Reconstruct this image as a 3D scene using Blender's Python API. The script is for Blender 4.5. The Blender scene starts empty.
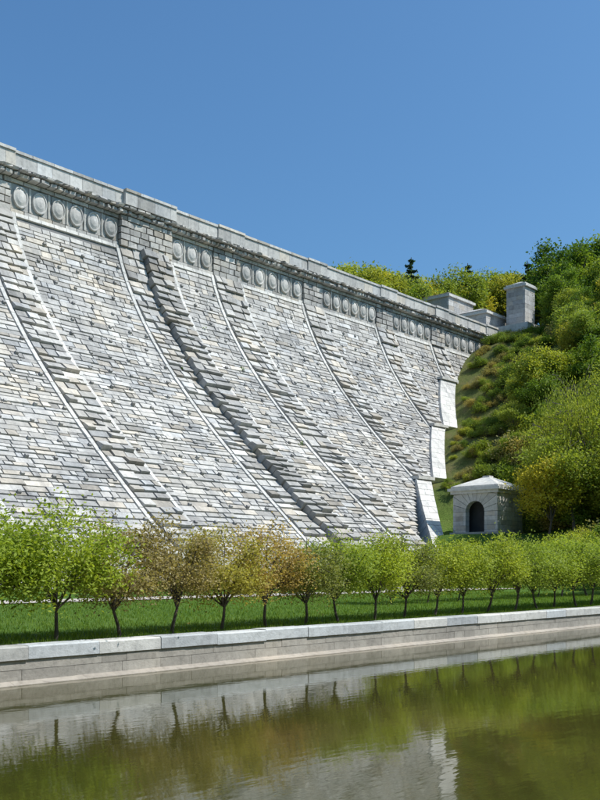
import bpy, math, random
import numpy as np
from mathutils import Vector, Matrix
random.seed(7); rng=np.random.default_rng(7)
S=bpy.context.scene
H=3.5
TH=math.atan(847/966.0)

# ------------------------------------------------------------ helpers
class MB:
    def __init__(s): s.v=[]; s.f=[]; s.c=[]; s.m=[]
    def quad_block(s,front,back,col,mat=0,cap=False):
        b=len(s.v); s.v+=list(front)+list(back); s.c+=[col]*8
        F=[(0,1,2,3),(0,4,5,1),(1,5,6,2),(2,6,7,3),(3,7,4,0)]
        if cap: F.append((7,6,5,4))
        for f in F: s.f.append(tuple(b+i for i in f)); s.m.append(mat)
    def box(s,x0,x1,y0,y1,z0,z1,col=(.4,.4,.4),mat=0):
        fr=[(x0,y0,z0),(x1,y0,z0),(x1,y0,z1),(x0,y0,z1)]
        bk=[(x0,y1,z0),(x1,y1,z0),(x1,y1,z1),(x0,y1,z1)]
        s.quad_block(fr,bk,col,mat,True)
    def poly(s,pts,col,mat=0):
        b=len(s.v); s.v+=list(pts); s.c+=[col]*len(pts)
        s.f.append(tuple(range(b,b+len(pts)))); s.m.append(mat)
    def obj(s,name,mats,parent=None,smooth=False):
        me=bpy.data.meshes.new(name); me.from_pydata([tuple(map(float,p)) for p in s.v],[],s.f)
        for m in mats: me.materials.append(m)
        me.polygons.foreach_set('material_index',s.m)
        a=me.color_attributes.new('Col','FLOAT_COLOR','POINT')
        arr=np.ones((len(s.v),4),dtype=np.float32); arr[:,:3]=np.array(s.c,dtype=np.float32)
        a.data.foreach_set('color',arr.ravel())
        if smooth: me.polygons.foreach_set('use_smooth',[True]*len(me.polygons))
        me.update()
        o=bpy.data.objects.new(name,me); S.collection.objects.link(o)
        if parent: o.parent=parent
        return o
def empty(name):
    o=bpy.data.objects.new(name,None); S.collection.objects.link(o); return o

def newmat(name):
    m=bpy.data.materials.new(name); m.use_nodes=True
    nt=m.node_tree; nt.nodes.clear()
    out=nt.nodes.new('ShaderNodeOutputMaterial')
    return m,nt,out
def N(nt,t,**k):
    n=nt.nodes.new(t)
    for a,b in k.items():
        if a in n.inputs.keys(): n.inputs[a].default_value=b
        else: setattr(n,a,b)
    return n
def noise(nt,scale,detail=6,vec=None,rough=.6):
    n=nt.nodes.new('ShaderNodeTexNoise'); n.inputs['Scale'].default_value=scale
    n.inputs['Detail'].default_value=detail; n.inputs['Roughness'].default_value=rough
    if vec: nt.links.new(vec,n.inputs['Vector'])
    return n
def ramp(nt,fac,stops):
    r=nt.nodes.new('ShaderNodeValToRGB'); e=r.color_ramp.elements
    while len(e)<len(stops): e.new(.5)
    for i,(p,c) in enumerate(stops):
        e[i].position=p; e[i].color=(*c,1) if len(c)==3 else c
    nt.links.new(fac,r.inputs['Fac']); return r
def mix(nt,a,b,fac,mode='MULTIPLY'):
    m=nt.nodes.new('ShaderNodeMix'); m.data_type='RGBA'; m.blend_type=mode
    for s,i in ((a,6),(b,7)):
        if isinstance(s,tuple): m.inputs[i].default_value=(*s,1)
        else: nt.links.new(s,m.inputs[i])
    if isinstance(fac,(int,float)): m.inputs[0].default_value=fac
    else: nt.links.new(fac,m.inputs[0])
    return m.outputs[2]

def stone_mat(name,tint=(1,1,1),stain=.6,bump=.5,bscale=3.0,fine=9.0,streak=True):
    m,nt,out=newmat(name)
    p=N(nt,'ShaderNodeBsdfPrincipled'); p.inputs['Roughness'].default_value=.9
    p.inputs['Specular IOR Level'].default_value=.25
    geo=nt.nodes.new('ShaderNodeNewGeometry')
    at=nt.nodes.new('ShaderNodeAttribute'); at.attribute_name='Col'
    c=mix(nt,at.outputs['Color'],tint,1.0)
    n1=noise(nt,.13,7,geo.outputs['Position'],.68)
    r1=ramp(nt,n1.outputs['Fac'],[(.34,(.62,.625,.64)),(.50,(1,1,1)),(.70,(1.12,1.06,.96))])
    c=mix(nt,c,r1.outputs['Color'],stain)
    n2=noise(nt,fine*.25,6,geo.outputs['Position'],.7)
    r2=ramp(nt,n2.outputs['Fac'],[(.25,(.55,.55,.55)),(.5,(.97,.97,.97)),(.8,(1.2,1.2,1.2))])
    c=mix(nt,c,r2.outputs['Color'],.75)
    if streak:
        mp=nt.nodes.new('ShaderNodeMapping'); mp.inputs['Scale'].default_value=(1.0,.07,.07)
        nt.links.new(geo.outputs['Position'],mp.inputs['Vector'])
        n3=noise(nt,.9,6,mp.outputs['Vector'],.7)
        r3=ramp(nt,n3.outputs['Fac'],[(.3,(.66,.66,.67)),(.5,(1,1,1)),(.72,(1.2,1.18,1.15))])
        c=mix(nt,c,r3.outputs['Color'],.85)
    nt.links.new(c,p.inputs['Base Color'])
    n4=noise(nt,fine*.5,8,geo.outputs['Position'],.7)
    b=nt.nodes.new('ShaderNodeBump'); b.inputs['Strength'].default_value=bump; b.inputs['Distance'].default_value=.12
    nt.links.new(n4.outputs['Fac'],b.inputs['Height']); nt.links.new(b.outputs['Normal'],p.inputs['Normal'])
    nt.links.new(p.outputs[0],out.inputs[0])
    return m
def leaf_mat(name,tr=.44):
    m,nt,out=newmat(name)
    at=nt.nodes.new('ShaderNodeAttribute'); at.attribute_name='Col'
    oi=nt.nodes.new('ShaderNodeObjectInfo')
    r=ramp(nt,oi.outputs['Random'],[(0,(.72,.80,.8)),(.5,(1,1,1)),(1,(1.28,1.14,.85))])
    c=mix(nt,at.outputs['Color'],r.outputs['Color'],1.0)
    d=N(nt,'ShaderNodeBsdfPrincipled'); d.inputs['Roughness'].default_value=.6; d.inputs['Specular IOR Level'].default_value=.2
    t=N(nt,'ShaderNodeBsdfTranslucent')
    nt.links.new(c,d.inputs['Base Color'])
    c2=mix(nt,c,(1.3,1.25,.6),1.0); nt.links.new(c2,t.inputs['Color'])
    ms=nt.nodes.new('ShaderNodeMixShader'); ms.inputs[0].default_value=tr
    nt.links.new(d.outputs[0],ms.inputs[1]); nt.links.new(t.outputs[0],ms.inputs[2])
    nt.links.new(ms.outputs[0],out.inputs[0]); return m
def plain_mat(name,stops,scale=2.0,rough=.9,bump=.3):
    m,nt,out=newmat(name)
    p=N(nt,'ShaderNodeBsdfPrincipled'); p.inputs['Roughness'].default_value=rough
    geo=nt.nodes.new('ShaderNodeNewGeometry')
    n=noise(nt,scale,8,geo.outputs['Position'],.65)
    r=ramp(nt,n.outputs['Fac'],stops); nt.links.new(r.outputs['Color'],p.inputs['Base Color'])
    b=nt.nodes.new('ShaderNodeBump'); b.inputs['Strength'].default_value=bump
    nt.links.new(n.outputs['Fac'],b.inputs['Height']); nt.links.new(b.outputs['Normal'],p.inputs['Normal'])
    nt.links.new(p.outputs[0],out.inputs[0]); return m

M_stone=stone_mat('granite_ashlar',tint=(1.03,1.0,.965),stain=.75)
M_smooth=stone_mat('smooth_granite',stain=.4,bump=.25,tint=(1.02,1.0,.975))
M_pool=stone_mat('pool_granite',stain=.5,bump=.3,fine=14,streak=False)
M_mortar=plain_mat('mortar',[(.3,(.12,.12,.12)),(.7,(.20,.195,.19))],1.0)
M_bark=plain_mat('bark',[(.3,(.05,.042,.036)),(.7,(.12,.10,.085))],6.0)
M_leaf=leaf_mat('leaves')
M_path=plain_mat('path_gravel',[(.3,(.40,.35,.31)),(.7,(.50,.45,.40))],3.0)
M_dark=plain_mat('interior_shade_panel',[(.3,(.04,.04,.04)),(.7,(.06,.06,.06))],1.0)  # near-black colour painted as the shade inside the pavilion

# ------------------------------------------------------------ dam profile
P=np.array([(41.5,90),(36,87.9),(26.5,81.6),(17,72.6),(5.5,60.2),(0,53.5)])
co=np.polyfit(P[:,0],P[:,1],3)
ZT=41.2
YT=float(np.polyval(co,ZT))
def prof(z): return YT if z>=ZT else float(np.polyval(co,z))
zs=np.linspace(0,ZT,800); ys=np.array([prof(z) for z in zs])
arc=np.concatenate([[0],np.cumsum(np.hypot(np.diff(zs),np.diff(ys)))])
LA=arc[-1]
def at_arc(s): return float(np.interp(s,arc,ys)),float(np.interp(s,arc,zs))
EZ=[0,8,15.0,15.2,24.7,24.9,34.5,34.7,60]; EX=[84,91.8,102.7,107,120.5,124,133.6,156,156]
def xend(z): return float(np.interp(z,EZ,EX))
def stonecol(lo=.35,hi=.53):
    g=random.uniform(lo,hi)
    if random.random()<.14: g*=.76
    if random.random()<.12: g=min(g*1.18,.62)
    t=random.random()
    if t<.18: return (g*1.04,g*.98,g*.89)
    if t<.30: return (g*.98,g*1.0,g*1.02)
    return (g*1.0,g*.995,g*.98)
panels=[(-33,-19),(-15,-1),(3,17),(21,34.8),(38.5,52.5),(56.3,70.5),(78.3,85.6),(90.4,103.1),(107.3,120.3),(124.6,135.6),(139.6,152)]
XL,XR=-37,156
dam=empty('stone_dam')
mb=MB()
zl=sorted(set([0,ZT,34.6,24.8,15.1]+list(np.linspace(0,ZT,70))))
o=.04
for z0,z1 in zip(zl[:-1],zl[1:]):
    xa,xb=xend(z0+.02),xend(z1-.02)
    mb.poly([(XL,prof(z0)+o,z0-o),(xa,prof(z0)+o,z0-o),(xb,prof(z1)+o,z1-o),(XL,prof(z1)+o,z1-o)],(.1,.1,.1))
    mb.poly([(xa,prof(z0)+o,z0-o),(xa,prof(z0)+16,z0-o),(xb,prof(z1)+16,z1-o),(xb,prof(z1)+o,z1-o)],(.1,.1,.1))
mb.poly([(XL,YT+.1,ZT-.1),(XR,YT+.1,ZT-.1),(XR,YT+.1,46),(XL,YT+.1,46)],(.1,.1,.1))
mb.box(XL,XR,YT+.3,YT+7,30,46.2,(.3,.3,.3))
mb.poly([(XL,55,-1)]+[(XL,prof(z)+.1,z-.1) for z in zl]+[(XL,YT+7,46),(XL,YT+7,-1)],(.1,.1,.1))
mb.obj('mortar_core',[M_mortar],dam)
mb=MB()
def slope_block(mb,xa,xb,s0,s1,p,col,g=.035,ch=.05,jit=.03,wedge=0.0,dep=.2):
    y0,z0=at_arc(s0+g); y1,z1=at_arc(s1-g)
    xe=xend((z0+z1)/2)+.25
    if xa>=xe-.15: return
    xb=min(xb,xe)
    t=np.array([y1-y0,z1-z0]); t/=np.linalg.norm(t); n=np.array([-t[1],t[0]])
    def pt(x,yz,off,tt=0): 
        q=np.array(yz)+n*off+t*tt; return (x,q[0],q[1])
    j=lambda: random.uniform(-jit,jit)
    fr=[pt(xa+g+ch,(y0,z0),p+wedge+j(),ch),pt(xb-g-ch,(y0,z0),p+wedge+j(),ch),pt(xb-g-ch,(y1,z1),p+j(),-ch),pt(xa+g+ch,(y1,z1),p+j(),-ch)]
    bk=[pt(xa+g,(y0,z0),-dep),pt(xb-g,(y0,z0),-dep),pt(xb-g,(y1,z1),-dep),pt(xa+g,(y1,z1),-dep)]
    mb.quad_block(fr,bk,col)
def course_heights(total,lo,hi):
    out=[];s=0
    while s<total-lo:
        h=random.uniform(lo,hi); 
        if s+h>total-lo*.6: h=total-s
        out.append((s,s+h)); s+=h
    return out
for (pa,pb) in panels:
    cs=course_heights(LA-.5,.45,.85)
    ipa,ipb=pa+.5,pb-.5
    for (s0,s1) in cs:
        x=ipa; lvl=random.uniform(-.01,.02); cb=random.uniform(.94,1.06)
        while x<ipb-.01:
            L=random.choice([.7,1.0,1.4,1.9,2.5])*random.uniform(.85,1.15)
            if ipb-(x+L)<.5: L=ipb-x
            c=stonecol(); c=tuple(k*cb for k in c)
            if s1-s0>.72 and random.random()<.2 and L<2.2:
                m_=(s0+s1)/2+random.uniform(-.06,.06)
                slope_block(mb,x,x+L,s0,m_,.02+lvl+random.uniform(0,.06),c,g=.01,ch=.025,jit=.015)
                slope_block(mb,x,x+L,m_,s1,.02+lvl+random.uniform(0,.06),stonecol(),g=.01,ch=.025,jit=.015)
            else:
                slope_block(mb,x,x+L,s0,s1,.02+lvl+random.uniform(0,.09),c,g=random.uniform(.010,.03),ch=.04,jit=.025,wedge=random.uniform(0,.04))
            x+=L
mb.obj('panel_masonry',[M_stone],dam)
mb=MB()
for (pa,pb) in panels:
    row=0; s=1.5
    while s<LA-2.2:
        n=max(2,int((pb-pa-1.6)/2.5)); st=(pb-pa-1.8)/n
        for i in range(n+(0 if row%2 else 1)):
            x=pa+.9+st*(i+(.5 if row%2 else 0))+random.uniform(-.12,.12)
            ss=s+random.uniform(-.12,.12)
            w=.18
            g=random.uniform(.28,.40)
            slope_block(mb,x-w,x+w,ss-.15,ss+.15,random.uniform(.25,.34),(g,g,g),g=0,ch=.03,jit=.03)
        s+=2.55; row+=1
mb.obj('header_stones',[M_stone],dam)
mb=MB()
for (pa,pb) in panels:
    for xa in (pa,pb-.5):
        s=0
        while s<LA:
            L=random.uniform(1.2,2.0); e=min(s+L,LA)
            g=random.uniform(.50,.64)
            slope_block(mb,xa,xa+.5,s,e,.18,(g,g*.995,g*.97),g=.008,ch=.025,jit=.02); s=e
    x=pa+.5
    while x<pb-.55:
        L=min(1.6,pb-.5-x); g=random.uniform(.52,.64)
        slope_block(mb,x,x+L,LA-.48,LA,.18,(g,g*.995,g*.97),g=.008,ch=.02,jit=.01); x+=L
mb.obj('panel_border',[M_smooth],dam)
mb=MB()
bands=[]
for i in range(len(panels)-1):
    a,b=panels[i][1],panels[i+1][0]
    if 70<a<71: bands+=[(a+.02,73.8,.16,.2,.33,.53),(73.8,b-.9,.85,.35,.26,.42),(b-.9,b-.02,.16,.1,.33,.53)]
    elif a<0 and a>-2: bands+=[(a+.02,b-1.8,.2,.1,.33,.53),(b-1.8,b-.02,.85,.3,.28,.45)]
    else: bands.append((a+.02,b-.02,.24,.26,.33,.53))
for (a,b,pj,wd,cl0,cl1) in bands:
    for (s0,s1) in course_heights(LA,.75,1.15):
        cuts=[a]
        while True:
            L=random.uniform(.9,2.2)
            if cuts[-1]+L>b-.7: break
            cuts.append(cuts[-1]+L)
        cuts.append(b)
        ext=random.uniform(-.2,.1) if random.random()<.6 else random.uniform(.15,.4)
        lv=random.uniform(-.06,.14)
        for k in range(len(cuts)-1):
            c=stonecol(cl0,cl1)
            xa=cuts[k]-(ext if k==0 and pj>.5 else 0); xb=cuts[k+1]
            slope_block(mb,xa,xb,s0,s1,pj+lv+random.uniform(-.04,.12),c,g=.025,ch=.05,jit=.05,wedge=random.uniform(.0,wd))
mb.obj('rusticated_buttress',[M_stone],dam)
mb=MB()
for (za,zb_,w0,w1) in ((1.0,14.9,2.4,3.4),(15.3,24.6,3.2,3.6),(25.0,34.4,4.0,4.6)):
    n=int((zb_-za)/.8)
    x0b,x0t=xend(za),xend(zb_)
    def P3(f,t,off):
        z=za+(zb_-za)*t; xx=x0b+(x0t-x0b)*t+(w0+(w1-w0)*t)*f
        dz=.01; dy=(prof(min(z+dz,ZT-.01))-prof(z))/dz; L=math.hypot(1,dy)
        return (xx,prof(z)-off/L,z+off*dy/L)
    for k in range(n):
        cuts=[0,random.uniform(.35,.65),1]
        for q in range(2):
            t0=k/n+.0015; t1=(k+1)/n-.0015; f0,f1=cuts[q]+.004,cuts[q+1]-.004
            g=random.uniform(.54,.66); of=.55+random.uniform(0,.03)
            mb.quad_block([P3(f0,t0,of),P3(f1,t0,of),P3(f1,t1,of),P3(f0,t1,of)],[P3(f0,t0,-3),P3(f1,t0,-3),P3(f1,t1,-3),P3(f0,t1,-3)],(g,g,g*.98))
    y1=prof(zb_)-.55; xe=xend(zb_)
    mb.box(xe-.15,xe+w1+.15,y1-.35,y1+6,zb_+.25,zb_+.65,(.58,.58,.56))
mb.obj('wing_wall',[M_smooth],dam)
mb=MB(); ms=MB()
def face_block(mb,xa,xb,z0,z1,yf,col,g=.02,ch=.03,jit=.01,yb=None):
    if yb is None: yb=yf+1.2
    j=lambda: random.uniform(-jit,jit)
    fr=[(xa+g+ch,yf+j(),z0+g+ch),(xb-g-ch,yf+j(),z0+g+ch),(xb-g-ch,yf+j(),z1-g-ch),(xa+g+ch,yf+j(),z1-g-ch)]
    bk=[(xa+g,yb,z0+g),(xb-g,yb,z0+g),(xb-g,yb,z1-g),(xa+g,yb,z1-g)]
    mb.quad_block(fr,bk,col,0,True)
def run(mb,xa,xb,z0,z1,yf,lo,hi,l0,l1,jit=.01,pj=0,g=.02,ch=.03):
    x=xa
    while x<xb-.01:
        L=random.uniform(l0,l1)
        if xb-(x+L)<l0*.5: L=xb-x
        face_block(mb,x,x+L,z0,z1,yf-random.uniform(0,pj),stonecol(lo,hi),g,ch,jit); x+=L
allz=[]
prev=XL
for (pa,pb) in panels:
    allz.append((prev,pa,'b')); allz.append((pa,pb,'p')); prev=pb
allz.append((prev,XR,'b'))
for (a,b,t) in allz:
    if b-a<.1: continue
    if t=='p':
        run(mb,a,b,ZT,ZT+.45,YT-.1,.42,.56,1.2,2.0)
        run(mb,a,b,ZT+.45,ZT+3.15,YT+.02,.34,.44,1.2,1.6)
        run(mb,a,b,ZT+3.15,ZT+3.6,YT-.15,.44,.58,1.5,2.4)
        n=max(2,int(round((b-a)/2.35))); st=(b-a)/n
        for i in range(n):
            cx=a+st*(i+.5); cz=ZT+1.8; g=random.uniform(.42,.58); col=(g,g*.99,g*.97)
            R=min(1.0,st*.43)*random.uniform(.95,1.03)
            def ring(r0,y0,r1,y1,sg=28,ax=.90,azz=1.14):
                for k in range(sg):
                    t0=2*math.pi*k/sg;t1=2*math.pi*(k+1)/sg
                    ms.poly([(cx+ax*r0*math.cos(t0),y0,cz+azz*r0*math.sin(t0)),(cx+ax*r0*math.cos(t1),y0,cz+azz*r0*math.sin(t1)),
                             (cx+ax*r1*math.cos(t1),y1,cz+azz*r1*math.sin(t1)),(cx+ax*r1*math.cos(t0),y1,cz+azz*r1*math.sin(t0))],col)
            Y=YT
            ring(R,Y+.05,R*.97,Y-.24); ring(R*.97,Y-.24,R*.86,Y-.26); ring(R*.86,Y-.26,R*.8,Y-.14)
            ring(R*.8,Y-.14,R*.5,Y-.3); ring(R*.5,Y-.3,0.001,Y-.38)
            if i>0:
                x=a+st*i; face_block(mb,x-.11,x+.11,ZT+.5,ZT+3.1,YT-.12,(g,g,g*.97),0,.02,.0,YT+.3)
    else:
        pj=.18
        if 70<a<71: pj=.5
        z=ZT
        while z<ZT+3.55:
            h=min(.75,ZT+3.6-z); run(mb,a-.02,b+.02,z,z+h,YT-pj,.33,.5,.9,2.0,jit=.05,pj=.15,ch=.05,g=.015); z+=h
z=ZT+3.6
run(mb,XL,XR,z,z+.55,YT-.7,.34,.5,.5,1.3,jit=.13,pj=.35,g=.02,ch=.09)
run(mb,XL,XR,z+.55,z+.95,YT-1.1,.34,.5,.5,1.2,jit=.13,pj=.35,g=.015,ch=.08)
for (a,b,t) in allz:
    if b-a<.1: continue
    yf=YT-.95 if t=='p' else YT-1.08
    if 70<a<71: yf=YT-1.4
    top=47.45+(.0 if t=='p' else .10)
    run(ms,a,b,z+.95,top-.35,yf,.42,.55,1.6,2.8,g=.006,ch=.012)
    run(ms,a,b,top-.35,top,yf-.14,.46,.58,1.8,2.8,g=.006,ch=.02)
mb.obj('frieze_masonry',[M_stone],dam); 
ms.box(XL,XR,YT+.2,YT+6.5,46.3,46.8,(.4,.4,.4))
ms.box(XL,XR,YT+6.0,YT+6.9,46.8,47.6,(.45,.45,.45))
ms.obj('parapet_and_medallions',[M_smooth],dam)
mb=MB(); x=XL
while x<90:
    L=random.uniform(2,3); g=random.uniform(.52,.62)
    mb.box(x,x+L-.02,57.5,62.5,1,4.9,(g,g,g*.97)); x+=L
mb.obj('toe_plinth',[M_smooth],dam)
def blocks_tower(mb,x0,x1,y0,y1,z0,z1,ch=.8,lo=.45,hi=.6,l=(1.2,2.2),dep=.4):
    n=max(1,round((z1-z0)/ch)); h=(z1-z0)/n
    mb.box(x0+.06,x1-.06,y0+.06,y1-.06,z0,z1-.02,(.16,.16,.16))
    for k in range(n):
        a=z0+k*h+.012; b=z0+(k+1)*h-.012
        for yy0,yy1 in ((y0,y0+dep),(y1-dep,y1)):
            x=x0
            while x<x1-.01:
                L=random.uniform(*l)
                if x1-(x+L)<l[0]*.5: L=x1-x
                j=random.uniform(0,.025); 
                if yy0==y0: mb.box(x+.008-(j if x==x0 else 0),x+L-.008,yy0-j,yy1,a,b,stonecol(lo,hi))
                else: mb.box(x+.008-(j if x==x0 else 0),x+L-.008,yy0,yy1+j,a,b,stonecol(lo,hi))
                x+=L
        for s,(xx0,xx1) in ((-1,(x0,x0+dep)),(1,(x1-dep,x1))):
            y=y0+dep
            while y<y1-dep-.01:
                L=random.uniform(*l)
                if y1-dep-(y+L)<l[0]*.5: L=y1-dep-y
                j=random.uniform(0,.025)
                mb.box(xx0-(j if s<0 else 0),xx1+(j if s>0 else 0),y+.008,y+L-.008,a,b,stonecol(lo,hi)); y+=L

# ------------------------------------------------------------ ground
hx_x=[-400,-170,-120,84,93,95.5,106.4,110.6,124.2,128.3,138.4,145,152,158,165,220,420,1500]
hx_z=[60,45,0,0,6.0,7.8,14.6,15.7,24.3,25.6,34.2,39.5,43.5,46.2,47.5,60,66,66]
def sm(t): t=min(1,max(0,t)); return t*t*(3-2*t)
def hsh(x,y): return math.sin(x*.31+y*.17)*math.cos(y*.23-x*.11)
def ground(x,y):
    if -70<x<110 and 3.0<y<26.2: return -1.0
    if y<27: base=1.12
    elif y<48: base=1.12+.43*(y-27)/21
    elif y<54: base=1.55
    elif y<60: base=1.55+2.5*(y-54)/6
    else: base=4.05
    xe=x-.5*max(0,60-y) if y<60 else x
    if y<28: xe=x-.5*32-3*(28-y)
    hh=float(np.interp(xe,hx_x,hx_z))
    z=max(base,hh)
    if hh>base: z+=hsh(x,y)*min(.5,(hh-base)*.10)
    d=math.hypot(x-99.5,y-58); w=1-sm((d-5)/6); z=z*(1-w)+7.6*w if hh>0 else z
    if y>91:
        t=sm((y-91)/3.5); top=max(45.0,hh if x>0 else 45)
        z=z*(1-t)+top*t
    if y<-60: z=1.12
    return z
def lines(lo,hi,dense_lo,dense_hi,step,extra=()):
    a=list(np.arange(dense_lo,dense_hi,step)); s=step; v=dense_hi
    while v<hi: a.append(v); s*=1.35; v+=s
    a.append(hi); s=step; v=dense_lo
    while v>lo: s*=1.35; v-=s; a.append(v)
    return sorted(set(round(float(q),3) for q in a+list(extra)))
gx=lines(-2500,3000,-72,230,2.0,(-70.2,-70,109.8,110.2))
gy=lines(-2500,3000,20,130,2.0,(0,2.85,3.05,26.1,26.35,27,48,54))
V=[(x,y,ground(x,y)) for y in gy for x in gx]
nx=len(gx); F=[(j*nx+i,j*nx+i+1,(j+1)*nx+i+1,(j+1)*nx+i) for j in range(len(gy)-1) for i in range(nx-1)]
me=bpy.data.meshes.new('ground'); me.from_pydata(V,[],F)
me.polygons.foreach_set('use_smooth',[True]*len(me.polygons))
g=bpy.data.objects.new('ground',me); S.collection.objects.link(g)
m,nt,out=newmat('grass_ground')
p=N(nt,'ShaderNodeBsdfPrincipled'); p.inputs['Roughness'].default_value=.95; p.inputs['Specular IOR Level'].default_value=.1
geo=nt.nodes.new('ShaderNodeNewGeometry')
n1=noise(nt,.35,8,geo.outputs['Position'],.7); n2=noise(nt,6,6,geo.outputs['Position'],.7)
r1=ramp(nt,n1.outputs['Fac'],[(.3,(.06,.125,.02)),(.55,(.10,.18,.03)),(.75,(.15,.20,.05))])
sx=nt.nodes.new('ShaderNodeSeparateXYZ'); nt.links.new(geo.outputs['Position'],sx.inputs[0])
mr=nt.nodes.new('ShaderNodeMapRange'); mr.inputs[1].default_value=7; mr.inputs[2].default_value=16; nt.links.new(sx.outputs[2],mr.inputs[0])
r3=ramp(nt,n1.outputs['Fac'],[(.3,(.07,.10,.025)),(.5,(.13,.15,.045)),(.7,(.20,.17,.08))])
c=mix(nt,r1.outputs['Color'],r3.outputs['Color'],mr.outputs[0],'MIX')
r2=ramp(nt,n2.outputs['Fac'],[(.3,(.5,.5,.5)),(.7,(1.3,1.3,1.3))])
c=mix(nt,c,r2.outputs['Color'],1.0)
nt.links.new(c,p.inputs['Base Color'])
b=nt.nodes.new('ShaderNodeBump'); b.inputs['Strength'].default_value=.8; b.inputs['Distance'].default_value=.2
nt.links.new(n2.outputs['Fac'],b.inputs['Height']); nt.links.new(b.outputs['Normal'],p.inputs['Normal'])
nt.links.new(p.outputs[0],out.inputs[0]); me.materials.append(m)

mb=MB()
for x in range(-60,96,4):
    mb.poly([(x,48.6,1.60),(x+4,48.6,1.60),(x+4,53.4,1.60),(x,53.4,1.60)],(.4,.4,.4))
mb.obj('gravel_path',[M_path])
# ------------------------------------------------------------ pool
mb=MB(); x=-70.0; YW=25.8
while x<109.5:
    L=random.uniform(2.3,2.9); L=min(L,110-x); g=random.uniform(.46,.62)
    t=random.random(); col=(g,g*.99,g*.96) if t>.35 else (g*.96,g,g*1.04)
    dz=random.uniform(-.014,.014); dy=random.uniform(-.018,.018)
    a,bx=x+.010,x+L-.010
    fr=[(a,YW+dy,.76+dz),(bx,YW+dy,.76+dz),(bx,YW+dy,1.13+dz),(a,YW+dy,1.13+dz)]
    bk=[(a,YW+.85,.76),(bx,YW+.85,.76),(bx,YW+.85,1.17+dz),(a,YW+.85,1.17+dz)]
    mb.quad_block(fr,bk,col,0,True)
    mb.poly([(a,YW+dy,1.13+dz),(bx,YW+dy,1.13+dz),(bx,YW+.05+dy,1.175+dz),(a,YW+.05+dy,1.175+dz)],col)
    mb.poly([(a,YW+.05+dy,1.175+dz),(bx,YW+.05+dy,1.175+dz),(bx,YW+.84,1.175+dz),(a,YW+.84,1.175+dz)],col)
    x+=L
for (z0,z1,yf) in ((.45,.755,YW+.07),(.05,.44,YW+.07)):
    x=-70.0
    while x<109.8:
        L=min(random.uniform(.9,2.0),110-x); g=random.uniform(.31,.40)
        mb.box(x+.004,x+L-.004,yf+random.uniform(-.01,.01),YW+.7,z0+.004,z1,(g*1.06,g*.99,g*.89)); x+=L
x=-70.0
while x<109.8:
    L=min(random.uniform(2.0,3.0),110-x); g=random.uniform(.34,.40)
    fr=[(x+.004,YW-.22,-.6),(x+L-.004,YW-.22,-.6),(x+L-.004,YW-.22,.02),(x+.004,YW-.22,.02)]
    bk=[(x+.004,YW+.5,-.6),(x+L-.004,YW+.5,-.6),(x+L-.004,YW+.5,.26),(x+.004,YW+.5,.26)]
    mb.quad_block(fr,bk,(g*1.10,g*.98,g*.85),0,True); x+=L
mb.box(-70,110,YW+.72,YW+.9,-.9,.75,(.1,.1,.1))
mb.box(-70,110,2.6,3.4,-.9,1.17,(.45,.44,.42))
mb.box(-70.4,-69.7,3.41,YW-.01,-.9,1.17,(.45,.44,.42)); mb.box(109.7,110.4,3.41,YW-.8,-.9,1.17,(.45,.44,.42))
mb.obj('stone_pool_wall',[M_pool])
me=bpy.data.meshes.new('water'); me.from_pydata([(-69.9,3.2,0),(109.9,3.2,0),(109.9,26,0),(-69.9,26,0)],[],[(0,1,2,3)])
wo=bpy.data.objects.new('water',me); S.collection.objects.link(wo)
m,nt,out=newmat('pool_water')
p=N(nt,'ShaderNodeBsdfPrincipled'); p.inputs['Roughness'].default_value=.035; p.inputs['IOR'].default_value=1.40
geo=nt.nodes.new('ShaderNodeNewGeometry')
n0=noise(nt,.12,5,geo.outputs['Position'])
r0=ramp(nt,n0.outputs['Fac'],[(.3,(.036,.040,.008)),(.55,(.054,.048,.012)),(.75,(.074,.052,.022))])
nt.links.new(r0.outputs['Color'],p.inputs['Base Color'])
mp=nt.nodes.new('ShaderNodeMapping'); mp.inputs['Rotation'].default_value=(0,0,-(TH-math.pi/2)); 
mp.inputs['Scale'].default_value=(.6,1.8,1)
nt.links.new(geo.outputs['Position'],mp.inputs['Vector'])
na=noise(nt,2.2,3,mp.outputs['Vector'],.5)
b=nt.nodes.new('ShaderNodeBump'); b.inputs['Strength'].default_value=.05; b.inputs['Distance'].default_value=.06
nt.links.new(na.outputs['Fac'],b.inputs['Height']); nt.links.new(b.outputs['Normal'],p.inputs['Normal'])
nt.links.new(p.outputs[0],out.inputs[0]); me.materials.append(m)

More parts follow.
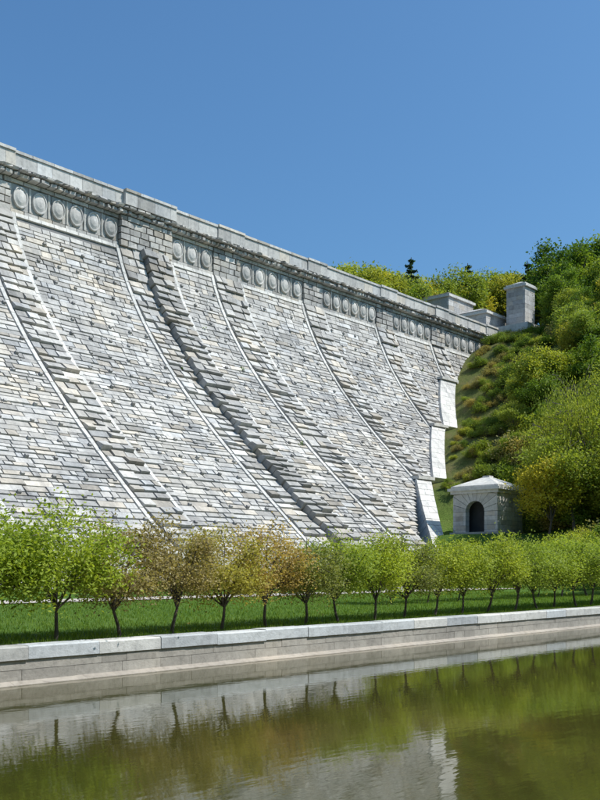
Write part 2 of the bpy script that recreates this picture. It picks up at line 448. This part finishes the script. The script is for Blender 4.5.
# ------------------------------------------------------------ vegetation
def tube(V,F,C,MI,p0,p1,r0,r1,sg=5):
    d=Vector(p1)-Vector(p0)
    if d.length<1e-5: return
    q=d.to_track_quat('Z','Y'); b=len(V)
    for (p,r) in ((p0,r0),(p1,r1)):
        for k in range(sg):
            a=2*math.pi*k/sg; V.append(tuple(Vector(p)+q@Vector((r*math.cos(a),r*math.sin(a),0)))); C.append((1,1,1))
    for k in range(sg):
        k2=(k+1)%sg; F.append((b+k,b+k2,b+sg+k2,b+sg+k)); MI.append(0)
def leaves(cent,size,cols,up=.35,droop=False,r=None):
    r=r or rng
    n=len(cent); nrm=r.normal(size=(n,3)); nrm[:,2]=np.abs(nrm[:,2])+up; nrm/=np.linalg.norm(nrm,axis=1)[:,None]
    t=np.cross(nrm,r.normal(size=(n,3)))
    if droop: t=np.stack([r.normal(size=n)*.25,r.normal(size=n)*.25,-np.ones(n)],1)
    t/=np.linalg.norm(t,axis=1)[:,None]; bt=np.cross(nrm,t); bt/=np.linalg.norm(bt,axis=1)[:,None]
    s=size*r.uniform(.6,1.4,size=(n,1)); asp=.55 if not droop else .3
    Vv=np.stack([cent-t*s,cent-bt*s*asp+t*s*.1,cent+t*s,cent+bt*s*asp+t*s*.1],1).reshape(-1,3)
    return Vv,np.repeat(cols,4,axis=0)
def finish(name,V,F,C,MI,LV,LC):
    nb=len(V); nl=len(LV)//4
    verts=np.concatenate([np.array(V).reshape(-1,3),LV]) if nb else LV
    faces=list(F)+[(nb+4*i,nb+4*i+1,nb+4*i+2,nb+4*i+3) for i in range(nl)]
    me=bpy.data.meshes.new(name); me.from_pydata(verts.tolist(),[],faces)
    me.materials.append(M_bark); me.materials.append(M_leaf)
    me.polygons.foreach_set('material_index',list(MI)+[1]*nl)
    a=me.color_attributes.new('Col','FLOAT_COLOR','POINT'); arr=np.ones((len(verts),4),dtype=np.float32)
    arr[nb:,:3]=LC; a.data.foreach_set('color',arr.ravel()); me.update(); return me
def tree_mesh(name,seed,Ht,R,th,nleaf,ls,colA,colB,limbs=6,subs=7,sig=.13,trunk_r=.018,droop=False,flat=.85):
    rd=random.Random(seed); r=np.random.default_rng(seed)
    V=[];F=[];C=[];MI=[]
    lean=(rd.uniform(-.06,.06)*Ht,rd.uniform(-.06,.06)*Ht)
    tp=(lean[0],lean[1],th); tr=trunk_r*Ht
    mid=(lean[0]*.3,lean[1]*.6,th*.5)
    tube(V,F,C,MI,(0,0,-.1),(0,0,.08*Ht*.3),tr*1.35,tr,7)
    tube(V,F,C,MI,(0,0,.08*Ht*.3),mid,tr,tr*.85,7); tube(V,F,C,MI,mid,tp,tr*.85,tr*.72,7)
    cz=(th*.9+Ht)/2; rz=(Ht-th*.9)/2
    ends=[]
    for i in range(limbs):
        az=2*math.pi*(i+rd.uniform(-.3,.3))/limbs; rr=R*rd.uniform(.45,1.0); zz=cz+rz*rd.uniform(-.55,.75)
        if i==0: rr=R*.15; zz=cz+rz*.9
        e=Vector((math.cos(az)*rr,math.sin(az)*rr,zz)); s=Vector(tp)
        pts=[s]
        for k in (1,2,3,4):
            t=k/4; q=s.lerp(e,t); q.z+=math.sin(t*math.pi)*(.08*Ht); q+=Vector((rd.uniform(-1,1),rd.uniform(-1,1),rd.uniform(-1,1)))*.03*Ht
            pts.append(q)
        for k in range(4): tube(V,F,C,MI,pts[k],pts[k+1],tr*.55*(1-k*.2),tr*.55*(1-(k+1)*.2)+.003,5)
        for k in range(subs):
            b=pts[rd.choice([1,2,2,3,3,4])]
            a2=az+rd.uniform(-1.3,1.3); L=R*rd.uniform(.3,.7)
            e2=b+Vector((math.cos(a2)*L,math.sin(a2)*L,rd.uniform(-.35,.85)*L))
            q=Vector((e2.x/R,e2.y/R,(e2.z-cz)/rz)); 
            if q.length>1: q/=q.length*rd.uniform(.88,1.08); e2=Vector((q.x*R,q.y*R,cz+q.z*rz))
            m2=b.lerp(e2,.5)+Vector((0,0,.04*Ht))
            tube(V,F,C,MI,b,m2,tr*.2,tr*.13,4); tube(V,F,C,MI,m2,e2,tr*.13,.003*Ht,4)
            ends+= [e2,m2,b.lerp(e2,.75)]
        ends.append(pts[4])
    E=np.array([tuple(e) for e in ends]); wt=r.uniform(.15,1,size=len(E))**1.1; idx=r.choice(len(E),size=nleaf,p=wt/wt.sum())
    cen=E[idx]+r.normal(size=(nleaf,3))*np.array([R*sig*1.3,R*sig*1.3,R*sig*flat])*1.0
    if droop: cen[:,2]-=r.uniform(0,.22*Ht,size=nleaf)
    cen[:,2]=np.maximum(cen[:,2],.12*Ht)
    cl=r.uniform(0,1,size=len(E))[idx]*.7+r.uniform(0,1,size=nleaf)*.3
    cols=np.array(colA)[None]*(1-cl[:,None])+np.array(colB)[None]*cl[:,None]
    LV,LC=leaves(cen,ls,cols,droop=droop,r=r)
    return finish(name,V,F,C,MI,LV,LC)
def bush_mesh(name,seed,R,Hh,nleaf,ls,colA,colB,clumps=16):
    rd=random.Random(seed); r=np.random.default_rng(seed); V=[];F=[];C=[];MI=[]
    E=[]
    for i in range(clumps):
        a=rd.uniform(0,6.28); q=math.sqrt(rd.random())*R*.8; z=Hh*rd.uniform(.25,.95)*(1-.5*(q/R)**2)
        e=(math.cos(a)*q,math.sin(a)*q,z); E.append(e); tube(V,F,C,MI,(0,0,-.1),e,.02*Hh,.006*Hh,4)
    E=np.array(E); idx=r.integers(0,clumps,nleaf); 
    cen=E[idx]+r.normal(size=(nleaf,3))*np.array([R*.2,R*.2,Hh*.15]); cen[:,2]=np.abs(cen[:,2])
    cl=r.uniform(0,1,size=clumps)[idx]*.7+r.uniform(0,1,size=nleaf)*.3
    cols=np.array(colA)[None]*(1-cl[:,None])+np.array(colB)[None]*cl[:,None]
    LV,LC=leaves(cen,ls,cols,r=r); return finish(name,V,F,C,MI,LV,LC)
def conifer_mesh(name,seed,Ht,R,colA,colB):
    rd=random.Random(seed); r=np.random.default_rng(seed); V=[];F=[];C=[];MI=[]
    tube(V,F,C,MI,(0,0,-.1),(0,0,Ht),.02*Ht,.003*Ht,6); cen=[]
    z=Ht*.12
    while z<Ht*.98:
        L=R*(1-z/Ht)**.8*rd.uniform(.6,1.15)+.1; n=6
        for k in range(n):
            a=rd.uniform(0,6.28); LL=L*rd.uniform(.5,1.2); e=(math.cos(a)*LL,math.sin(a)*LL,z-.1*LL)
            tube(V,F,C,MI,(0,0,z),e,.006*Ht,.002*Ht,3)
            for t in np.linspace(.15,1,int(6+LL*5)): 
                for q in range(2): cen.append((e[0]*t+rd.gauss(0,.12),e[1]*t+rd.gauss(0,.12),z-.1*LL*t-abs(rd.gauss(0,.13))))
        z+=Ht*.05
    cen=np.array(cen); cl=r.uniform(0,1,size=(len(cen),1)); cols=np.array(colA)[None]*(1-cl)+np.array(colB)[None]*cl
    LV,LC=leaves(cen,.24,cols,r=r); return finish(name,V,F,C,MI,LV,LC)
def place(name,me,x,y,s=1,rot=None,parent=None,z=None,sz=None):
    o=bpy.data.objects.new(name,me); S.collection.objects.link(o)
    o.location=(x,y,(ground(x,y) if z is None else z)-.03); o.rotation_euler=(0,0,random.uniform(0,6.28) if rot is None else rot)
    o.scale=(s,s,s*(sz or 1)); 
    if parent: o.parent=parent
    return o
G1=((.22,.30,.03),(.46,.54,.08)); G2=((.20,.28,.035),(.43,.50,.09)); BR=((.26,.21,.09),(.50,.42,.20)); OL=((.24,.25,.07),(.45,.45,.15))
big=tree_mesh('cherry_big',11,4.4,2.1,1.1,15000,.068,*G1,limbs=11,subs=9,sig=.15)
brs=[tree_mesh('cherry_bronze%d'%i,20+i,4.1,1.55,.95,9500,.054,*BR,limbs=10,subs=9,sig=.17) for i in range(3)]
ols=[tree_mesh('cherry_olive%d'%i,30+i,4.1,1.55,.95,10000,.056,*OL,limbs=10,subs=9,sig=.17) for i in range(2)]
grs=[tree_mesh('cherry_green%d'%i,40+i,3.9,1.6,.95,10000,.060,*(G1 if i%2 else G2),limbs=10,subs=9,sig=.17) for i in range(3)]
row=[(16.0,big,.95),(18.9,big,.98),(21.5,brs[0],1.0),(23.9,brs[1],1.03),(26.5,ols[0],1.0),(29.1,brs[2],1.03),(31.6,ols[1],1.0),(33.9,grs[0],1.0),(36.5,grs[1],1.0),(39.1,ols[0],1.0),(41.8,grs[2],1.03)]
for x,mm,s in row: place('cherry_tree',mm,x,27.4+random.uniform(-.1,.1),s)
x=44.4
while x<88: 
    place('cherry_tree',random.choice(grs),x,27.4+random.uniform(-.15,.15),random.uniform(.98,1.15)*(1+max(0,x-50)*.004)); x+=random.uniform(2.4,2.9)
for x in (13.5,10.5,7.5,4.5,1,-3,-7): place('cherry_tree',random.choice(grs),x,27.4,1)
x=50
while x<98:
    k=.82 if x<72 else 1.15
    place('cherry_tree',random.choice(grs),x,36+random.uniform(-.5,.5),random.uniform(1.0,1.2)*k); x+=random.uniform(3.4,4.4)

wood=empty('hillside_trees')
DG=((.05,.11,.015),(.16,.26,.035)); LG=((.18,.25,.035),(.40,.46,.09)); YG=((.26,.28,.04),(.50,.48,.08)); SC=((.20,.19,.07),(.38,.35,.15))
tl=[tree_mesh('wood_a',50,13,4.5,3.5,9000,.21,*DG,limbs=8,subs=9,trunk_r=.016,sig=.12),
    tree_mesh('wood_b',51,12,4.2,3,8500,.19,*LG,limbs=8,subs=9,trunk_r=.016,sig=.12),
    tree_mesh('wood_c',52,12,4.5,3,9000,.21,*((.08,.15,.02),(.24,.34,.05)),limbs=8,subs=9,trunk_r=.016,sig=.12)]
ty=[tree_mesh('wood_y',53,12,4.2,3,8000,.20,*YG,limbs=8,subs=9,trunk_r=.016)]
bs=[bush_mesh('bush_a',60,2.0,2.2,2600,.12,*LG),bush_mesh('bush_b',61,2.0,2.4,2600,.13,*DG),bush_mesh('bush_c',62,1.8,1.8,1500,.10,*SC),bush_mesh('bush_d',63,2.2,2.6,2600,.13,*((.10,.17,.03),(.27,.35,.06)))]
wil=[tree_mesh('willow%d'%i,70+i,15,5.0,4,14000,.15,*((.19,.25,.035),(.42,.48,.08)),limbs=10,subs=10,trunk_r=.014,droop=(i==1),sig=.12) for i in range(2)]
coni=conifer_mesh('conifer_a',80,15,4.6,(.022,.05,.028),(.055,.10,.055))
def px(x,y,z):
    d=x*math.cos(TH)+y*math.sin(TH); r=x*math.sin(TH)-y*math.cos(TH); return 300+966*r/d, 570-966*(z-H)/d
cnt=0
for _ in range(2300):
    x=random.uniform(92,215); y=random.uniform(36,86); z=ground(x,y)
    if z<5.2 or math.hypot(x-99.5,y-58)<6.5: continue
    if 1.50<x/y<1.86 and x<101: continue
    if y>prof(min(z,41))-2.5 and x<157: continue
    u,v=px(x,y,z)
    if u<425 or u>645: continue
    if u<515 and v<500: continue
    near_tower=(u<552 and v<400)
    if random.random()<.25:
        s=random.uniform(.8,1.9)
        if near_tower: s*=.45
        place('bush',random.choice([bs[0],bs[0],bs[3],bs[1],bs[2],bs[2]]),x,y,s,parent=wood); cnt+=1
    elif random.random()<.15 and u>525 and not near_tower:
        place('tree',random.choice([tl[1],tl[2],tl[1],tl[0],ty[0]]),x,y,random.uniform(.4,.85),parent=wood); cnt+=1
k=0
while k<190:
    x=random.uniform(98,166); y=random.uniform(54,88); z=ground(x,y); u,v=px(x,y,z)
    if z<6 or z>46 or math.hypot(x-99.5,y-58)<7 or u<430 or u>535: continue
    if 1.50<x/y<1.86 and x<103: continue
    if y>prof(min(z,41))-1.8: continue
    t=(u-450)/80
    s=random.uniform(.25,.55)+max(0,t)*random.uniform(.2,.7)
    if v<370: s=min(s,.6)
    place('bush',random.choice([bs[2],bs[0],bs[3],bs[2]]),x,y,s,parent=wood); k+=1
print('bushes',cnt)
for (x,y,k,s) in ((173,83,0,1.0),(178,82,2,1.25),(184,84,0,1.3),(190,82,2,1.45),(175,77,1,1.0),(182,76,0,1.15),(197,88,0,1.5),(188,78,1,1.3),(205,84,2,1.6),(182,90,0,1.25),(190,94,0,1.5),(166,66,1,.7),(198,80,1,1.5),(143,59,1,.6),(135,57,2,.6),(154,64,1,.6)):
    place('tree',tl[k],x,y,s,parent=wood)
for (x,y,s,k) in ((100,47.5,.95,0),(104,48.5,1.1,1),(110,46,1.05,0),(113,52,1.0,1),(106,43,.8,0),(119,49,1.0,0)): place('willow_tree',wil[k],x,y,s,parent=wood)
for (x,y,s,mm) in ((96,44.5,.42,tl[1]),(96,42,.5,tl[2]),(92,40,.42,tl[1]),(101,38,.5,tl[2]),(120,66,.42,tl[1]),(113,62,.35,tl[2]),(128,69,.4,tl[1])): place('tree',mm,x,y,s,parent=wood)
bgt=empty('distant_trees')
for _ in range(46):
    x=random.uniform(138,215); y=random.uniform(108,122)
    place('tree',random.choice([ty[0],ty[0],tl[1],tl[1],tl[2]]),x,y,random.uniform(.95,1.3)*(1+(y-103)*.012),parent=bgt)
for (x,y,s) in ((159,110,1.38),(178.6,109,1.60),(190,101,1.7)): place('pine_tree',coni,x,y,s,z=45)

n=60000; xs=rng.uniform(8,80,n); yy=26.75+rng.uniform(0,1,n)**1.5*21; zz=np.array([ground(a,b) for a,b in zip(xs,yy)])
cen=np.stack([xs,yy,zz+.03],1); hgt=rng.uniform(.05,.15,n); a=rng.uniform(0,6.28,n); w=.02
V1=cen+np.stack([np.cos(a)*w,np.sin(a)*w,-.04*np.ones(n)],1); V2=cen-np.stack([np.cos(a)*w,np.sin(a)*w,.04*np.ones(n)],1)
V3=cen+np.stack([rng.normal(size=n)*.03,rng.normal(size=n)*.03,hgt],1)
VV=np.stack([V1,V2,V3],1).reshape(-1,3)
me=bpy.data.meshes.new('lawn_grass'); me.from_pydata(VV.tolist(),[],[(3*i,3*i+1,3*i+2) for i in range(n)]); me.materials.append(M_leaf)
aa=me.color_attributes.new('Col','FLOAT_COLOR','POINT'); arr=np.ones((3*n,4),dtype=np.float32); t=np.repeat(rng.uniform(0,1,n),3)[:,None]
arr[:,:3]=np.array([[.08,.165,.025]])*(1-t)+np.array([[.20,.30,.05]])*t; aa.data.foreach_set('color',arr.ravel())
o=bpy.data.objects.new('lawn_grass',me); S.collection.objects.link(o)
hedge=empty('hedge')
x=46
while x<92: place('shrub',bs[0] if random.random()<.6 else bs[3],x,55.2+random.uniform(-.4,.4),random.uniform(.4,.65),parent=hedge); x+=random.uniform(1.4,2.2)
cc=[]
for _ in range(10):
    x=random.uniform(60,130); s=random.uniform(20,LA-3); y,z=at_arc(s)
    if x>xend(z)-2: continue
    k=random.randint(8,18); r_=random.uniform(.1,.22)
    for i in range(k): cc.append((x+random.gauss(0,r_),y-.25+random.gauss(0,.08),z+random.gauss(0,r_*.7)+.1))
cc=np.array(cc); LV,LC=leaves(cc,.12,np.array([[.12,.2,.04]])*rng.uniform(.6,1.4,size=(len(cc),1)))
me=finish('joint_weeds',[],[],[],[],LV,LC); o=bpy.data.objects.new('joint_weeds',me); S.collection.objects.link(o)

# ------------------------------------------------------------ pavilion
pav=empty('stone_pavilion')
mb=MB(); cx,cy,zb=99.5,58.0,7.6; W=2.9
def hiproof(mb,cx,cy,wx,wy,z0,z1,top,col):
    b=[(cx-wx,cy-wy,z0),(cx+wx,cy-wy,z0),(cx+wx,cy+wy,z0),(cx-wx,cy+wy,z0)]
    t=[(cx-top,cy-top,z1),(cx+top,cy-top,z1),(cx+top,cy+top,z1),(cx-top,cy+top,z1)]
    for i in range(4):
        j=(i+1)%4; mb.poly([b[i],b[j],t[j],t[i]],col)
    mb.poly(t,col); mb.poly(b[::-1],col)
x0,x1,y0,y1=cx-W,cx+W,cy-W,cy+W; ztop=12.3
aw=1.25; spr=10.2
blocks_tower(mb,x0,x0+.8,y0,cy-aw,zb,spr,.55,.5,.64,(.7,1.1),.3)
blocks_tower(mb,x0,x0+.8,cy+aw,y1,zb,spr,.55,.5,.64,(.7,1.1),.3)
blocks_tower(mb,x0+.8,x1,y0,y0+.6,zb,ztop,.55,.5,.64,(.8,1.4),.25)
blocks_tower(mb,x0+.8,x1,y1-.6,y1,zb,ztop,.55,.5,.64,(.8,1.4),.25)
blocks_tower(mb,x1-.6,x1,y0+.6,y1-.6,zb,ztop,.55,.5,.64,(.8,1.4),.25)
sg=11
for xf,xb in ((x0-.02,x0+.8),):
    for k in range(sg):
        t0=math.pi*k/sg+.01; t1=math.pi*(k+1)/sg-.01
        def outp(t,yl=W):
            dy,dz=math.cos(t),math.sin(t); sc=min(yl/abs(dy) if abs(dy)>1e-6 else 9,(ztop-spr)/dz if dz>1e-6 else 9); return (cy+dy*sc,spr+dz*sc)
        inn=lambda t:(cy+aw*math.cos(t),spr+aw*math.sin(t))
        a,b_,c_,d_=inn(t0),outp(t0),outp(t1),inn(t1); g=random.uniform(.5,.64); j=random.uniform(0,.02)
        mb.quad_block([(xf-j,*a),(xf-j,*b_),(xf-j,*c_),(xf-j,*d_)],[(xb,*a),(xb,*b_),(xb,*c_),(xb,*d_)],(g,g*.99,g*.95),0,True)
mb.box(x0+.05,x0+.75,y0+.03,y0+.9,spr+.8,ztop-.02,(.5,.5,.48)); mb.box(x0+.05,x0+.75,y1-.9,y1-.03,spr+.8,ztop-.02,(.5,.5,.48))
mb.box(x0-.25,x1+.25,y0-.25,y1+.25,ztop,ztop+.35,(.6,.6,.58)); mb.box(x0-.5,x1+.5,y0-.5,y1+.5,ztop+.35,ztop+.65,(.64,.64,.62))
mb.box(x0-.2,x1+.2,y0-.2,y1+.2,ztop+.65,ztop+.9,(.6,.6,.58))
hiproof(mb,cx,cy,W+.15,W+.15,ztop+.9,ztop+2.0,.5,(.6,.6,.58)); mb.box(cx-.45,cx+.45,cy-.45,cy+.45,ztop+2.0,ztop+2.2,(.58,.58,.56))
mb.box(x0-.3,x1+.3,y0-.3,y1+.3,zb-2,zb+.25,(.5,.5,.48))
mb.obj('walls_and_roof',[M_smooth],pav)
mb=MB(); mb.box(x0+1.6,x0+1.7,cy-2,cy+2,zb+.3,ztop-.1,(.1,.1,.1)); mb.obj('interior_shade_panel',[M_dark],pav)  # added dark sheet behind the arch, standing in for interior shade
pv2=empty('stone_kiosk'); mb=MB(); kx,ky=113.5,56.5; kz=ground(kx,ky)
blocks_tower(mb,kx-2.2,kx+2.2,ky-2.2,ky+2.2,kz-2,kz+1.2,.55,.42,.55); mb.box(kx-2.6,kx+2.6,ky-2.6,ky+2.6,kz+1.2,kz+1.6,(.6,.6,.58)); hiproof(mb,kx,ky,2.4,2.4,kz+1.6,kz+2.5,.4,(.55,.55,.53))
mb.obj('walls_and_roof',[M_smooth],pv2)
tw=empty('stone_tower'); mb=MB()
blocks_tower(mb,161.2,165.0,86.2,90.0,40,55.9,.8,.38,.48); mb.box(160.8,165.4,85.8,90.4,55.9,56.3,(.54,.54,.52)); mb.box(161.1,165.1,86.1,90.1,56.3,56.6,(.54,.54,.52)); hiproof(mb,163.1,88.1,1.8,1.8,56.6,57.3,.3,(.52,.52,.51))
mb.box(156.2,174,83.0,90.2,44.6,47.8,(.58,.58,.57)); mb.obj('masonry',[M_smooth],tw)
for (nm,kx,ky,w,zt) in (('gatehouse',160.5,95.5,3.7,52.6),('gatehouse',160.0,103.5,4.4,56.8)):
    e=empty(nm); mb=MB()
    blocks_tower(mb,kx-w,kx+w,ky-w,ky+w,42,zt-1.6,.8,.40,.5); mb.box(kx-w-.35,kx+w+.35,ky-w-.35,ky+w+.35,zt-1.6,zt-1.15,(.6,.6,.58))
    mb.box(kx-w+.3,kx+w-.3,ky-w+.3,ky+w-.3,zt-1.15,zt-.8,(.5,.5,.5)); hiproof(mb,kx,ky,w-.1,w-.1,zt-.8,zt+.2,.9,(.48,.48,.49)); mb.obj('masonry',[M_smooth],e)

# ------------------------------------------------------------ light, sky, camera
el=math.radians(54); az=math.atan2(.55,-.85)
sv=Vector((math.sin(az)*math.cos(el),math.cos(az)*math.cos(el),math.sin(el)))
L=bpy.data.lights.new('sun','SUN'); L.energy=5.0; L.angle=math.radians(.5); L.color=(1,.955,.885)
lo=bpy.data.objects.new('sun',L); lo.rotation_euler=sv.to_track_quat('Z','Y').to_euler(); S.collection.objects.link(lo)
w=bpy.data.worlds.new('World'); S.world=w; w.use_nodes=True; nt=w.node_tree
bg=nt.nodes['Background']; sk=nt.nodes.new('ShaderNodeTexSky'); sk.sky_type='NISHITA'; sk.sun_disc=False
sk.sun_elevation=el; sk.sun_rotation=az; sk.air_density=1.1; sk.dust_density=2.6; sk.ozone_density=1.8
mx=mix(nt,sk.outputs[0],(.64,1.05,1.34),1.0)
nt.links.new(mx,bg.inputs[0]); bg.inputs[1].default_value=.115
cam=bpy.data.cameras.new('camera'); cam.sensor_fit='VERTICAL'; cam.sensor_height=36; cam.sensor_width=27; cam.lens=966/800*36; cam.shift_y=170/800
cam.clip_end=8000; cam.clip_start=.1
c=bpy.data.objects.new('camera',cam); c.location=(0,0,H); c.rotation_euler=(math.pi/2,0,TH-math.pi/2); S.collection.objects.link(c); S.camera=c
S.view_settings.view_transform='Standard'; S.view_settings.look='None'; S.view_settings.exposure=0
